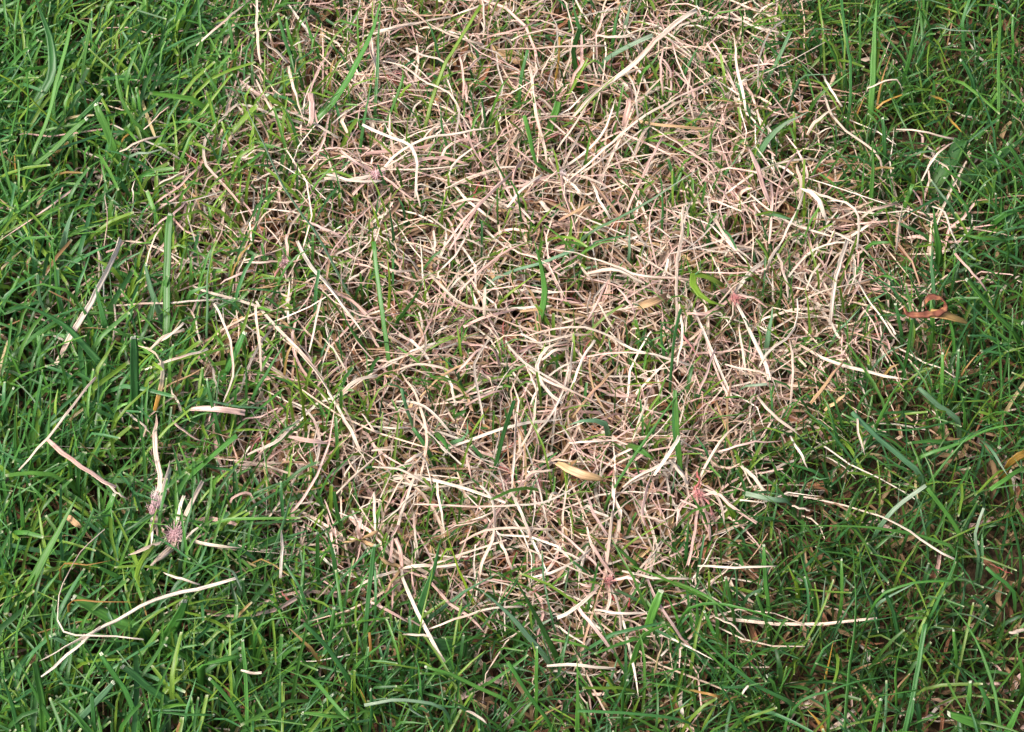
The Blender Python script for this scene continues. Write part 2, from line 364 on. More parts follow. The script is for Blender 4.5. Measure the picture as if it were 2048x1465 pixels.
def fringe(tip, t, h, w, parent, loc):
    """pale torn fibres at a mown end"""
    V = []; Q = []; k = random.randint(3, 5); L = min(.0006, w * .3 + .0002)
    for i in range(k):
        u = (i + .5) / k * 2 - 1; b = tip + h * u * w * .46 - t * L * .9
        e = b + t * L * random.uniform(1.0, 1.6) + h * random.uniform(-.3, .3) * L + np.array([0, 0, random.uniform(-.2, .4) * L])
        s = h * w * .85 / k; c = np.cross(h, t) * .00024
        j = len(V); V += [b - s, b - c, b + s, b + c, e - s * .6, e - c * .5, e + s * .6, e + c * .5]
        Q += [(j, j + 1, j + 5, j + 4), (j + 1, j + 2, j + 6, j + 5), (j + 2, j + 3, j + 7, j + 6), (j + 3, j, j + 4, j + 7), (j + 4, j + 5, j + 6, j + 7)]
    pal = np.array([.52, .56, .40]) * random.uniform(.75, 1.1); n = len(V)
    bl = np.zeros((n, 3)); bl[:, 2] = random.random(); bl[:, 1] = np.arange(n) * .0003
    return mesh_object('cut_tip', np.array(V), np.array(Q), M_TIP, np.tile(pal, (n, 1)), bl, parent, loc)

HUE = {'G': [(.074, .230, .036), (.095, .260, .038), (.060, .198, .044)], 'Y': [(.22, .34, .022), (.185, .31, .026)],
       'W': [(.12, .27, .12), (.15, .29, .15), (.11, .25, .10)], 'D': [(.045, .135, .030)], 'O': [(.46, .27, .05), (.40, .22, .06)],
       'S': [(.66, .54, .42), (.70, .59, .47), (.60, .47, .36)], 'P': [(.58, .38, .31), (.60, .41, .345)],
       'T': [(.50, .33, .16), (.42, .27, .14)], 'Q': [(.66, .54, .38)], 'R': [(.48, .15, .13), (.55, .24, .22), (.42, .09, .08)]}
CNAME = {'G': 'green', 'Y': 'yellow-green', 'W': 'blue-green', 'O': 'orange', 'D': 'dark green', 'S': 'cream', 'P': 'pinkish tan', 'T': 'brown', 'Q': 'cream', 'R': 'red'}
MADE = []
LAND = [('the curled brown leaf', 1860, 620), ('the forked straw', 330, 1200), ('the pink web spindle', 310, 1020), ('the pink web knot', 350, 1070),
 ('the looped yellow-green blade', 1420, 580), ('the broad grey-green leaf', 1570, 265), ('the thick level straw', 1100, 97), ('the broadest dark leaf', 1900, 340),
 ('the bow-shaped green blade', 120, 640), ('the snapped pale leaf', 310, 590), ('the grey-white leaning straw', 180, 610), ('the hairpin straw', 1440, 110),
 ('the hooked straw', 1720, 290), ('the lone yellow-green blade', 600, 790), ('the wide-hooked straw', 920, 600), ('the flat tan straw', 1160, 940),
 ('the orange blade', 1630, 1440), ('the tall lone blade', 1705, 1250), ('the rusty withered tuft', 725, 1085), ('the pink-webbed star', 752, 348),
 ('the cream straw star', 1121, 345), ('the reddish straw spray', 1215, 1162), ('the crimson-tinged crown', 1395, 985), ('the twisted white straw', 748, 110),
 ('the bow-shaped wiry stem', 150, 1180), ('the long white straw', 670, 560), ('the folded arching straw', 460, 230), ('the level lawn straw', 1165, 1332),
 ('the hair-thin green blade', 1300, 850), ('the slanting blue-green blade', 1770, 890), ('the brown-footed tuft', 803, 1140), ('the bent yellow-tipped blade', 1940, 1240)]
LXY = np.array([l[1:] for l in LAND], float)
def describe(kind, P, w, cut, d):
    seg = np.linalg.norm(np.diff(P, axis=0), axis=1).sum(); ch = np.linalg.norm(P[-1] - P[0]); r = ch / seg
    ln = 'very long ' if seg > .05 else 'long ' if seg > .032 else 'short ' if seg < .016 else ''
    sh = 'straight' if r > .985 else 'curved' if r > .93 else 'strongly bent'
    wd = 'broad ' if w > .0026 else 'slender ' if w < .0012 else ''
    up = abs(P[-1][2] - P[0][2]) / seg; po = 'standing' if up > .62 else 'leaning' if up > .33 else 'lying'
    px, py = project(P[len(P) // 2]); q = np.hypot(LXY[:, 0] - px, LXY[:, 1] - py); k = int(q.argmin())
    pl = ('beside ' if q[k] < 110 else 'near ') + LAND[k][0]
    if kind == 'R': return f'{ln}{sh} red fungus thread {pl}'
    noun = 'grass blade' if kind in 'GYWOD' else 'straw blade'
    return f"{ln}{sh} {wd}{CNAME[kind]} {noun}{' with mown tip' if cut else ''} {po} {pl}"

def single(kind, P3, w, cut=False, label=None, parent=None, part='leaf_blade', d=0.0, point=None, rootdir=True, roll=None):
    """one blade as a thing (or as a part of `parent`)"""
    P3 = np.asarray(P3, float); length = np.linalg.norm(np.diff(P3, axis=0), axis=1).sum()
    n = int(np.clip(length / .0032, 8, 20)); P = spline(P3, n); s = np.linspace(0, 1, n)
    jit = np.cumsum(rng.normal(0, .00010 if kind in 'GYWOD' else .00019, (n, 3)), 0); P = P + jit - jit[0]
    green = kind in 'GYWOD'
    base = np.array(random.choice(HUE[kind])) * random.uniform(.85, 1.15)
    col = np.tile(base, (n, 1))
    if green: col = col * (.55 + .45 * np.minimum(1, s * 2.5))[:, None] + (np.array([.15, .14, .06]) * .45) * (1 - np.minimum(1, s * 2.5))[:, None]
    else:
        col = col * (1 + .10 * np.sin(s * random.uniform(3, 9) + random.uniform(0, 6)))[:, None]
        if random.random() < .45: 
            k = np.exp(-((s - random.uniform(0, 1)) / .16) ** 2)[:, None]; col = col * (1 - .55 * k) + np.array([.56, .31, .23]) * .55 * k
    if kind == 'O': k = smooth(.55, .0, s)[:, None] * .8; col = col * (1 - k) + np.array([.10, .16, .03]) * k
    if kind == 'Q': k = smooth(.42, .1, s)[:, None]; col = col * (1 - k) + np.array([.5, .26, .04]) * k
    if kind == 'W' and random.random() < .5: k = smooth(.4, 1, s)[:, None] * .5; col = col * (1 - k) + np.array([.5, .52, .42]) * k
    pr = np.minimum(1, .68 + s * 1.6)
    pointed = (not cut and (random.random() < (.75 if green else .5))) if point is None else point
    if cut: pr = pr * np.clip((1 - s) / .12 + .66, 0, 1)
    if pointed: pr = pr * np.clip((1 - s) / (.45 if green else .25) + .06, 0, 1) ** .8
    if kind == 'R': pr = np.clip(.5 + .5 * np.sin(s * math.pi) + .25 * rng.normal(0, 1, n), .25, 1.2)
    hw = w * .5 * pr
    if green: fold, th = random.uniform(.08, .30), .00013
    else: fold, th = random.uniform(.15, .5), min(.0003, w * .12 + .00005)
    if kind == 'R': fold, th = .1, w * .4
    mat = M_GREEN if green else M_THREAD if kind == 'R' else M_STRAW
    r0 = random.gauss(0, .3) if roll is None else roll; r1 = r0 + random.gauss(0, .5 if green else .8)
    loc = P[0].copy()
    if parent is not None:
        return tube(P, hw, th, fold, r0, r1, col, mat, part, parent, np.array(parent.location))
    name = ('withered_grass_blade' if kind == 'O' else 'blue_green_grass_blade' if kind == 'W' else 'broad_grass_blade' if w > .0023 else 'grass_blade') if green else 'fungus_thread' if kind == 'R' else 'straw_blade'
    cat = 'grass blade' if green else 'fungus' if kind == 'R' else 'straw'
    own = label is not None
    if label is None: label = describe(kind, P, w, cut, d)
    if cut:
        e = bpy.data.objects.new(name, None); e.empty_display_size = .003; C.objects.link(e); e.location = loc.tolist()
        lb = tube(P, hw, th, fold, r0, r1, col, mat, 'leaf_blade', e, loc)
        t = P[-1] - P[-2]; t /= np.linalg.norm(t); h = np.cross(t, (0, 0, 1.)); h /= np.linalg.norm(h) + 1e-9
        nn = np.cross(h, t); nn = -nn if nn[2] < 0 else nn
        wd = h * math.cos(r1) + nn * math.sin(r1)
        fringe(P[-1] + nn * fold * hw[-1] * .8, t, wd, hw[-1] * 2, lb, loc)
        o = e
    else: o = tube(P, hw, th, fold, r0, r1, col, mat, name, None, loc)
    tag(o, label, cat); MADE.append((o, own))
    return o

TILE = {'A': (0, 0), 'B': (680, 0), 'C': (1348, 0), 'D': (0, 480), 'E': (680, 480), 'F': (1348, 480), 'G': (0, 965), 'H': (680, 965), 'I': (1348, 965)}
ZS = 700 / 2048.0
def heights(kind, pts, d):
    """how high above the soil each traced point is"""
    a, b = pts[0], pts[-1]; Lp = np.linalg.norm(np.diff(pts, axis=0), axis=1).sum(); up = (a[1] - b[1]) / (Lp + 1e-9)
    seg = np.concatenate([[0], np.cumsum(np.linalg.norm(np.diff(pts, axis=0), axis=1))]); s = seg / seg[-1]
    lift = .0085 if d < -40 else 0.0015
    if kind == 'D': z = .008 + .007 * s
    elif kind in 'GYWOD' and up > .3:
        z0 = (.006 if d < -40 else .0085) + lift * .8; z1 = z0 + min(.017, Lp * PXM * .85 * up); z = z0 + (z1 - z0) * s ** .85
    elif kind in 'GYWOD':
        z = .0105 + lift * 1.4 + .004 * s + .003 * np.sin(s * math.pi)
    elif kind == 'R': z = np.full(len(s), .0125) + .001 * np.sin(s * 5)
    else:
        z = .0115 + lift * 1.5 + random.uniform(-.001, .0025) + .0026 * np.sin(s * math.pi) + (.003 * s if up > .6 else 0)
    return z, up
def lift_to_3d(pts, z): return np.array([at(p[0], p[1], zz) for p, zz in zip(pts, z)])
def trace(tile, line):
    label = None
    if '|' in line: line, label = line.split('|')
    f = line.split(); kind = f[0]; ws = f[1]; cut = ws.endswith('t'); wz = float(ws.rstrip('t'))
    ox, oy = TILE[tile]
    pts = np.array([[float(c) for c in p.split(',')] for p in f[2:]]) * ZS + (ox, oy)
    mid = pts[len(pts) // 2]; d = float(sdist(mid[:1], mid[1:2])[0])
    z, up = heights(kind, pts, d); P = lift_to_3d(pts, z)
    w = wz * ZS * PXM * {'S': .52, 'P': .56, 'T': .8, 'Q': .75, 'R': .34, 'W': .66}.get(kind, .78 if wz > 48 else .62)
    if kind in 'GYWOD' and up > -.2 and kind != 'D':                     # root it: carry the blade on down into the turf
        back = P[0] - P[1]; back[2] = 0; back /= np.linalg.norm(back) + 1e-9
        P = np.vstack([P[0] + back * .003 + (0, 0, -P[0][2] - .001), P])
    single(kind, P, w, cut, label, d=d)

TRACES = {
'A': '''G 75 200,660 300,450 290,250 240,100 190,-20
G 45t 170,980 270,720 330,480 370,330 405,140
G 50t 160,1020 300,890 400,790 505,695
G 62t 690,960 650,820 600,700 560,610
G 45t 420,760 500,660 600,555
Y 22 400,785 250,640 100,490 0,430
G 22 290,470 130,310 0,170
G 60 -40,110 60,30 140,-20
W 26t 50,520 110,410 170,300
G 24 610,340 520,230 440,90 415,-10
G 30t 770,560 830,420 895,210
G 24t 880,480 850,360 815,250
G 28 1030,560 1060,400 1070,250
G 30t 950,520 1060,440 1190,380
S 26 1150,270 1280,160 1430,10
G 30 1330,205 1230,160 1080,115
W 35 1150,220 1300,130 1460,90
G 34 1380,420 1360,250 1340,140
G 36t 1750,440 1680,280 1620,80
G 40t 1720,300 1690,200 1680,100
G 44 1860,290 1820,190 1790,90
S 34 1530,380 1520,250 1510,-10
S 42 1550,250 1630,320 1690,390
S 40 1690,390 1740,560 1800,740
P 66 1810,740 1830,650 1830,560
Y 60t 1680,660 1600,600 1555,550
G 60 1830,740 1940,620 2060,440 2180,200 2240,-10|long broad dark green blade slanting over straw at the patch rim
S 34 1400,1190 1290,1060 1200,950 1190,810 1290,680 1375,595 1490,615 1620,670 1750,715|long cream straw rising then folding over in a sharp arch
S 24 700,890 830,830 970,790
S 20 840,760 990,640
W 34 760,920 880,880 1000,850
G 32t 640,1120 720,1060 820,980
G 34 560,1180 680,1090 780,970
G 44 0,1340 120,1240 250,1140 400,1060
W 70 370,1480 400,1320 440,1220
G 60t 990,2040 985,1800 990,1500 1000,1240|tall bright green blade standing straight beside the pale snapped leaf
Y 50 1060,1463 1075,1380 1070,1330
S 30 900,1110 990,1050 1150,980
P 22 850,1230 980,1140 1080,1080 1180,990
P 26 830,1300 960,1200 1070,1130
P 22 880,1350 1000,1260 1080,1190
R 40 1090,900 1130,940 1150,980
Y 28 1120,920 1070,880 1025,850
W 34 1090,820 1130,870 1150,900
W 28 2110,1870 1900,1463 1760,1260 1640,1090 1540,870 1450,680 1370,450|very long thin blue-green blade slanting across the straw tangle
S 36 1890,1015 2060,1055 2220,1060
Y 30 1240,900 1270,720 1290,640
G 34 1480,1380 1520,1200 1530,1080
O 26 100,1020 95,960 90,910
O 26 700,860 740,800 770,780
O 24 1330,460 1350,400 1370,340
S 20 780,1200 790,1130 790,1050
S 18 610,1440 630,1300 620,1150
G 26 200,1463 170,1350 165,1250
G 30 110,1200 60,1020 20,850 0,700
G 35 150,780 165,600 155,430
G 30 60,880 110,620 130,440
G 36t 880,820 770,700 700,560 680,440
G 26 620,1000 660,800 690,640
G 36t 480,560 500,330 540,110
G 30 720,330 715,230 700,120
G 34 260,1140 330,1050 360,960
G 26t 1240,480 1270,330 1290,250''',
'B': '''S 40 1560,270 1350,275 1130,280 940,285|thick cream straw lying dead straight and level over green blades
S 34 380,30 450,100 560,170 700,230 830,270
S 30 90,225 250,185 420,145 640,105
S 24 220,180 340,150 480,135
S 60 180,220 180,300 205,380 215,470|short broad white straw blade twisted on itself beside a green blade
S 28 250,360 380,400 490,480 620,540 680,620 685,700 660,820 660,940
S 24 480,830 560,750 650,725
S 26 1000,240 1120,200 1260,190 1380,230
S 38 1210,940 1165,760 1130,560 1100,410
G 44 1250,1020 1150,960 1110,800 1080,670
G 36 1050,560 1065,420 1100,290
S 36 1350,700 1480,550 1620,450 1760,390
S 28 1270,880 1380,730 1480,570
S 62 1480,560 1700,390 1850,230 1980,110 2080,40|very long broad pale straw slanting up over the patch rim
S 40 1640,220 1800,170 1900,160
W 50 1550,360 1700,270 1830,210
G 44 1780,420 1840,370 1880,290
S 30 1310,1090 1500,900 1730,690 1900,590 2040,520
S 26 1760,700 1900,800 2060,890
S 24 1680,430 1720,560 1730,690
W 30 1690,1463 1690,1300
W 28 1420,1400 1530,1330 1750,1220 1950,1090 2100,990
S 50 1170,1180 1240,1260
P 24 720,580 720,470 700,320
P 26 740,600 735,480
S 22 840,220 850,100 830,-10
S 24 650,100 760,60 930,-10
P 22 860,220 1000,180 1180,110
S 24 640,1080 650,980 750,880 850,800
P 24 860,980 780,880 720,700
S 34 440,1160 440,900 400,830 300,790 130,720
S 26 470,1210 460,1090 600,1110
P 26 600,1463 720,1270 850,1130 930,1060
P 30 640,1463 780,1250 900,1120 1000,1020
S 26 510,1260 620,1350 830,1455
G 34 210,650 225,420 235,200 245,30
Y 40 500,740 590,430 680,270 820,40
G 30 640,930 600,760 590,600
G 34 120,850 150,640 180,480
G 30 270,740 330,580 380,440
G 28 850,740 830,580 810,480
G 44 1420,230 1380,100 1360,-10
G 40 1600,230 1620,100 1650,-10
W 44 1660,190 1690,90 1710,-10
G 28 1050,1180 990,1080 920,960 850,820
Y 28 250,1410 220,1290 170,1160
G 36 310,1463 300,1330 285,1180
Y 40 190,1463 190,1330
G 24 1880,1320 1880,1150 1870,980
P 60 1660,740 1665,640 1665,560
G 44 1800,860 1815,700
P 26 1890,560 1880,420 1900,270
P 28 1680,1240 1750,1080 1830,930 1900,800
S 24 2048,640 1900,750 1880,770
R 30 1110,240 1190,320
R 24 720,650 770,710
R 34 770,1190 800,1080
R 26 1560,380 1600,330
O 24 1260,460 1275,330 1275,210
G 55 1380,420 1360,300 1400,170
G 60 1230,760 1270,660 1280,600
S 22 1100,690 1250,685 1380,690 1540,760
S 30 1480,1080 1530,1200 1580,1290
P 24 1000,860 1100,930 1200,1010
S 22 1180,440 1230,320 1290,300''',
'C': '''S 28 330,70 420,120 540,155 690,180
W 34 560,450 620,340 690,190
S 22 490,510 500,330 560,190 650,120
S 36 420,650 390,480 360,330 350,190
P 24 370,560 310,420 240,320 190,240 215,220 270,300 340,430|pinkish tan straw doubled back in a narrow hairpin loop
P 24 0,580 150,510 310,430
S 20 330,530 430,460
S 36 870,540 910,650 1000,760 1120,840 1200,910 1235,1000 1210,1070|cream straw sweeping down into a hook over dark green grass
S 44 780,790 850,710 970,635
S 26 870,440 930,530 990,620
S 22 1130,520 1300,460 1350,520
O 24 1190,620 1220,470 1285,290
O 24 1190,640 1260,590 1340,560
O 30 1500,560 1590,590
O 22 1080,650 1110,560
W 82 500,910 580,800 680,720 800,660|broad smooth grey-green leaf arching out of the straw patch rim
G 50 1160,640 1175,400 1185,200 1200,-10
G 30 1020,680 1030,420 1000,220 970,-10
G 50t 1760,540 1730,440 1680,350
G 34t 1900,700 1905,400 1910,50
G 26t 1090,330 1090,200 1090,90
G 46 960,390 900,260 860,170
W 30 740,460 900,430 1090,390
W 24 1480,185 1650,185 1810,185
W 20 1760,330 1740,190
G 34 820,600 950,480 1060,410
G 40t 1230,900 1225,800 1215,690
G 60t 2060,1060 2010,940 1950,840
D 130 1510,1130 1620,960 1690,820|very broad dark green leaf lying low between fine blades
D 85 1560,1110 1700,1050 1850,950 2060,800
G 36t 1900,1230 1780,1120 1680,1050 1575,970
G 28t 1720,1250 1640,1130 1570,1040
G 30t 1740,1200 1790,1130 1820,1080
G 26t 1880,1250 1885,1130
G 40t 1990,1020 1920,940 1830,880
S 24 1450,1060 1500,960 1560,880 1640,830
G 44 1360,1180 1400,1080
G 44 1150,1220 1165,1000 1160,830
G 34 1100,1130 1115,940
Y 26 760,1270 755,1100 760,940
P 62 560,1200 500,1050 470,960 430,880|broad pinkish straw blade standing with a torn white end
P 44 470,1110 420,1060 360,1000
S 40 740,1170 740,1060 710,960
S 50 890,1290 860,1190 800,1130 750,1100
S 28 1070,1463 1080,1350 1060,1240 1000,1190 890,1180
S 34 1080,1290 1160,1230 1230,1200 1300,1180
S 26 1300,1463 1310,1350 1340,1200
S 24 1510,1210 1580,1250 1630,1380 1680,1463
P 24 0,820 150,930 220,980 250,1030
P 26 330,1180 230,1080
S 24 40,1440 80,1250 120,1160
S 26 600,1463 650,1350 720,1210 750,1100
G 40 580,1463 540,1360 510,1250
G 40 210,1420 160,1340 130,1250
G 34 200,1380 210,1260
G 26 210,930 220,780 270,660
G 36 50,460 100,350 150,260
G 30 290,1040 350,950 400,870
G 26t 1950,1430 1800,1400 1700,1380
G 50 1540,1463 1520,1300 1510,1200
W 40 530,1260 620,1270 720,1300
G 50 1140,1450 1280,1430
O 22 1600,680 1700,770
S 22 1300,760 1450,775 1640,810
G 60 1880,1290 2000,1230 2060,1220
Y 30 540,740 520,640
G 44t 1500,160 1440,60 1420,-10
G 36 1700,250 1690,120 1730,-10
G 30t 1980,300 1975,180 1975,80
G 44 1350,420 1380,260 1400,120''',
'D': '''S 62 330,730 420,570 530,380 640,150 700,0|long broad grey-white straw leaning over the green blades
G 55 640,800 540,670 420,540 270,430 150,390 40,430|light green blade arched right over like a bow
W 28 300,500 230,360 210,200
G 36 430,330 310,280 220,265 100,310
W 68t 960,500 925,380 890,270 860,150|pale blue-green leaf snapped off short with a shredded end
S 26 680,385 900,370 1100,360 1340,345|long thin cream straw lying level at the patch rim
Q 40 905,1000 940,850 955,770 930,690 880,645 810,620|curved cream straw turning orange towards its foot
S 30 870,650 950,580 1080,535
S 28 900,620 990,560 1060,490
G 70t 780,980 770,800 765,560
G 40 1100,650 1130,500
G 65t 1310,820 1370,680 1430,540
S 28 1530,770 1520,600 1500,380
S 36 1500,360 1620,500 1740,620 1900,800
S 50 1740,10 1850,190 1960,310 2060,450 2150,570|long thick white straw slanting down through the patch
S 24 1810,660 1840,500 1870,350
S 24 2040,780 1960,660 1880,570
S 26 1310,950 1370,780 1340,560 1250,370
W 22 1210,600 1220,400 1220,200 1250,0
S 26 850,760 1000,710 1060,680 1200,640
S 26 110,1350 250,1180 400,980 550,790|long thin straight straw slanting through upright green blades
P 55 280,1170 380,1250 510,1340 700,1463
S 28 740,1010 880,1120
P 62 1120,995 1260,985 1410,1010
W 26 1130,935 1350,970 1560,985
G 55 1000,1500 1180,1330 1330,1200 1390,1150
S 34 1450,1260 1600,1180 1750,1060
Y 34 1790,1130 1760,930 1720,690|bright yellow-green blade standing alone in the straw
G 36 1480,930 1570,760 1670,590
G 30 1450,1040 1450,840 1440,650
G 34t 1300,1180 1240,970 1210,820
S 26 1080,1040 1020,930 980,840
S 24 1280,900 1230,770
G 44 1650,530 1780,440
P 44 1690,1155 1800,1165 1930,1190
G 34t 0,400 60,320 115,215
G 30 290,300 295,170 290,40
G 30 340,400 320,200 290,-10
D 95 280,400 340,200 400,-20
G 30 410,900 340,640 280,500
G 32 200,1100 240,900 260,800
G 36t 0,1050 40,960 80,865
G 34 100,1330 85,1150 95,930
G 26 280,1330 285,1000 280,790
G 34 500,900 510,780 500,680
W 26 570,1000 565,880 560,790
G 30 160,1400 200,1200 220,1080
W 20 490,1190 460,1100 500,1000
G 40 600,870 700,800 780,730
G 55 650,620 600,450 560,260
G 50 560,590 500,450 450,370
G 40 240,700 230,550
G 40 120,800 60,680 20,600
S 20 650,640 680,500 670,330
G 30 1540,1463 1560,1380 1530,1290
G 46 1020,870 1060,790 1100,730
G 44 1090,900 1110,730
P 30 1180,1180 1060,1100 1010,1020
S 22 1400,130 1500,110 1680,50
P 26 1290,260 1400,200 1480,180
S 24 1600,420 1700,340 1640,300''',
'E': '''G 44 290,720 250,430 210,150 190,0
Y 30 285,420 290,250 270,60
G 30 310,200 300,60
G 40 340,480 420,370 500,230
G 40 150,650 60,500 20,420
S 36 520,190 600,280 700,370 820,400 950,395 1000,370|cream straw curving round in a wide smooth hook mid patch
S 40 850,450 845,350 855,260
S 24 50,240 160,160
S 26 230,140 330,190 460,200
P 26 700,300 850,170 1000,60 1130,10
Y 28 940,370 1060,270 1180,180
W 30 860,250 1000,180 1170,135 1370,60
S 34 1240,55 1420,90 1600,150 1750,200 2048,225
S 58 1450,200 1600,180 1750,260
G 50 1160,500 1200,330 1190,170 1150,0
S 24 1110,560 1240,530 1450,520 1650,600
S 28 1060,590 1180,610 1330,570 1480,560
S 28 1600,580 1720,640 1880,680 2048,740
S 34 1960,500 1975,250 1990,0 2010,-200
S 28 350,760 430,735 560,745 690,800
S 40 0,910 80,830 200,810
S 30 840,1080 795,800 790,680 840,590 890,540
P 36 930,740 900,650 830,620
P 30 680,780 760,700 850,630
S 30 970,590 1040,680 1170,780 1350,880 1500,960 1600,1030
S 28 1080,740 1200,830 1420,930
S 26 1150,900 1080,760
S 30 1330,870 1335,750 1350,610
S 28 1350,870 1400,740 1480,580
S 30 1170,710 1250,650 1340,630
R 22 810,730 900,780
R 24 1440,700 1440,640 1490,580
S 28 680,970 650,860 620,800
G 26 1560,1520 1660,1340 1800,1130 1940,930 2040,840|very long hair-thin green blade slanting over the straw
W 55 1560,1110 1530,1070 1430,1065 1340,1090
G 60 1680,1200 1760,1240 1830,1290
S 26 1340,1190 1450,1188 1560,1190
S 22 1710,1180 1750,1050 1790,920
S 40 1840,1380 1930,1250 1980,1160
S 40 2010,1380 1920,1270
T 62 1270,1310 1400,1370 1550,1400|broad tan brown straw blade lying flat in the patch
S 30 1090,1410 1110,1370 1250,1370
G 44 900,1370 950,1150 1010,940
W 48 640,1215 740,1160 745,1060
S 40 120,1240 60,1100 0,1000 -60,900
S 30 190,1330 330,1340 450,1400 530,1463
S 36 380,1310 420,1280 480,1250
S 30 460,1250 520,1330 550,1463
Y 26 740,1210 780,1110 840,1010
G 36 530,1250 470,1150 430,1090
W 30 430,1090 390,980 360,870
P 40 740,1250 770,1360 780,1430
S 26 1010,1463 1020,1250 1020,1050
S 26 1040,1250 1130,1080 1150,900
G 30 1930,880 1950,600 1990,400
G 44 1990,1300 1960,1100 1960,870
S 24 1450,440 1460,330 1470,285
P 24 1450,470 1500,350 1560,250
S 24 1600,520 1520,400 1500,370
T 58 1750,400 1850,370 1920,340
P 22 1620,280 1700,370 1730,430
S 24 180,1090 320,1100 430,1080
S 28 130,1020 190,1100 250,1110
P 26 700,1000 850,930 980,890
G 34 1900,700 1880,560 1900,470
G 50 560,1130 600,1180 640,1240''',
'F': '''Y 60 290,275 200,220 120,205 95,245 140,320 200,360 270,380|yellow-green blade bent back into an open loop among straw
S 34 670,340 650,200 610,60
S 36 540,180 580,120 620,50
S 50 910,500 930,300 960,130 1010,0|broad greyish straw leaning upright at the right rim of straw
S 26 740,360 860,300 1000,270 1150,240
G 30 1150,245 1230,215 1300,240 1340,290
S 30 770,300 790,200 830,100
P 24 920,250 870,150 830,80
S 36 1060,230 1150,370 1240,500 1320,610|long straight cream straw slanting out of the patch near the curled leaf
S 30 500,740 560,650 700,540 740,430 730,350
S 26 300,730 450,770 560,800 650,860
W 26 400,860 540,840
G 40 800,1020 730,930 670,860 590,830
W 30 950,550 1020,480 1090,400
S 34 490,920 580,1030 680,1110 740,1160
S 36 150,1400 250,1200 370,1080 490,1010
S 40 0,1310 60,1380 100,1420
S 40 390,1320 460,1390 530,1463
P 30 260,1240 430,1200 620,1180
S 26 680,1150 740,1240 800,1330
W 50 1440,1390 1300,1270 1150,1150 1020,1030|long straight blue-green blade slanting low over dark grass
G 26 1170,1135 1400,1120 1640,1065
G 34 1440,1280 1640,1210 1850,1110 2060,1080
G 28 1500,1400 1640,1230 1760,1110
W 48 1660,1050 1540,960 1430,860
G 72t 2000,590 1860,430 1780,330 1700,230|broad green blade with pale tip slanting above the curled brown leaf
G 34 1640,640 1620,480 1590,410
G 45 2070,165 1930,80 1790,-10
W 38 1520,330 1510,150 1520,0
W 24 1660,130 1650,70 1640,10
W 22 1660,50 1760,110
P 24 1830,300 1740,200 1640,90
O 24 1660,840 1720,740 1800,650
O 20 1570,740 1620,590
G 30t 1640,870 1650,760 1655,640
G 36t 1340,760 1370,600 1390,460
G 34t 1330,560 1310,450 1290,370
T 30 800,960 900,830 1010,690
T 26 880,1000 990,900
G 34 1170,1120 1280,900 1370,780
O 60 1980,1290 2070,1235
W 30 1790,1170 1880,1260 1960,1390
G 40 2060,1330 1950,1400 1860,1463
W 30 780,1410 850,1405 920,1400
G 44 670,1463 600,1350 550,1230
G 40 860,1390 720,1330 580,1280
G 36 960,1200 940,1080 910,980
G 40 1040,230 1090,140 1120,90
G 44 1150,40 1280,20
G 44 600,420 630,300 620,220
W 50 550,620 570,500 580,390
G 24 200,1060 400,1020 490,1000
G 40 40,1310 25,1100 5,880
R 44 20,520 80,600 140,680
R 26 400,300 470,290
R 24 1180,430 1190,490
W 22 1160,760 1250,660 1390,600
S 24 1240,470 1300,560
S 26 20,740 60,560 30,390
S 24 450,60 300,60 180,70
P 26 230,450 130,440 50,420
S 28 420,800 400,640 390,480
S 26 680,980 700,700 690,560
P 28 140,900 200,760 240,620
S 24 1060,1000 1070,1120 1100,1250
G 36t 1560,900 1570,780 1570,660
G 30t 1790,880 1800,800 1800,720
G 60t 2060,640 2040,560 2030,480
G 40 1700,1060 1690,950 1680,890
G 30t 1510,520 1500,420 1505,340''',
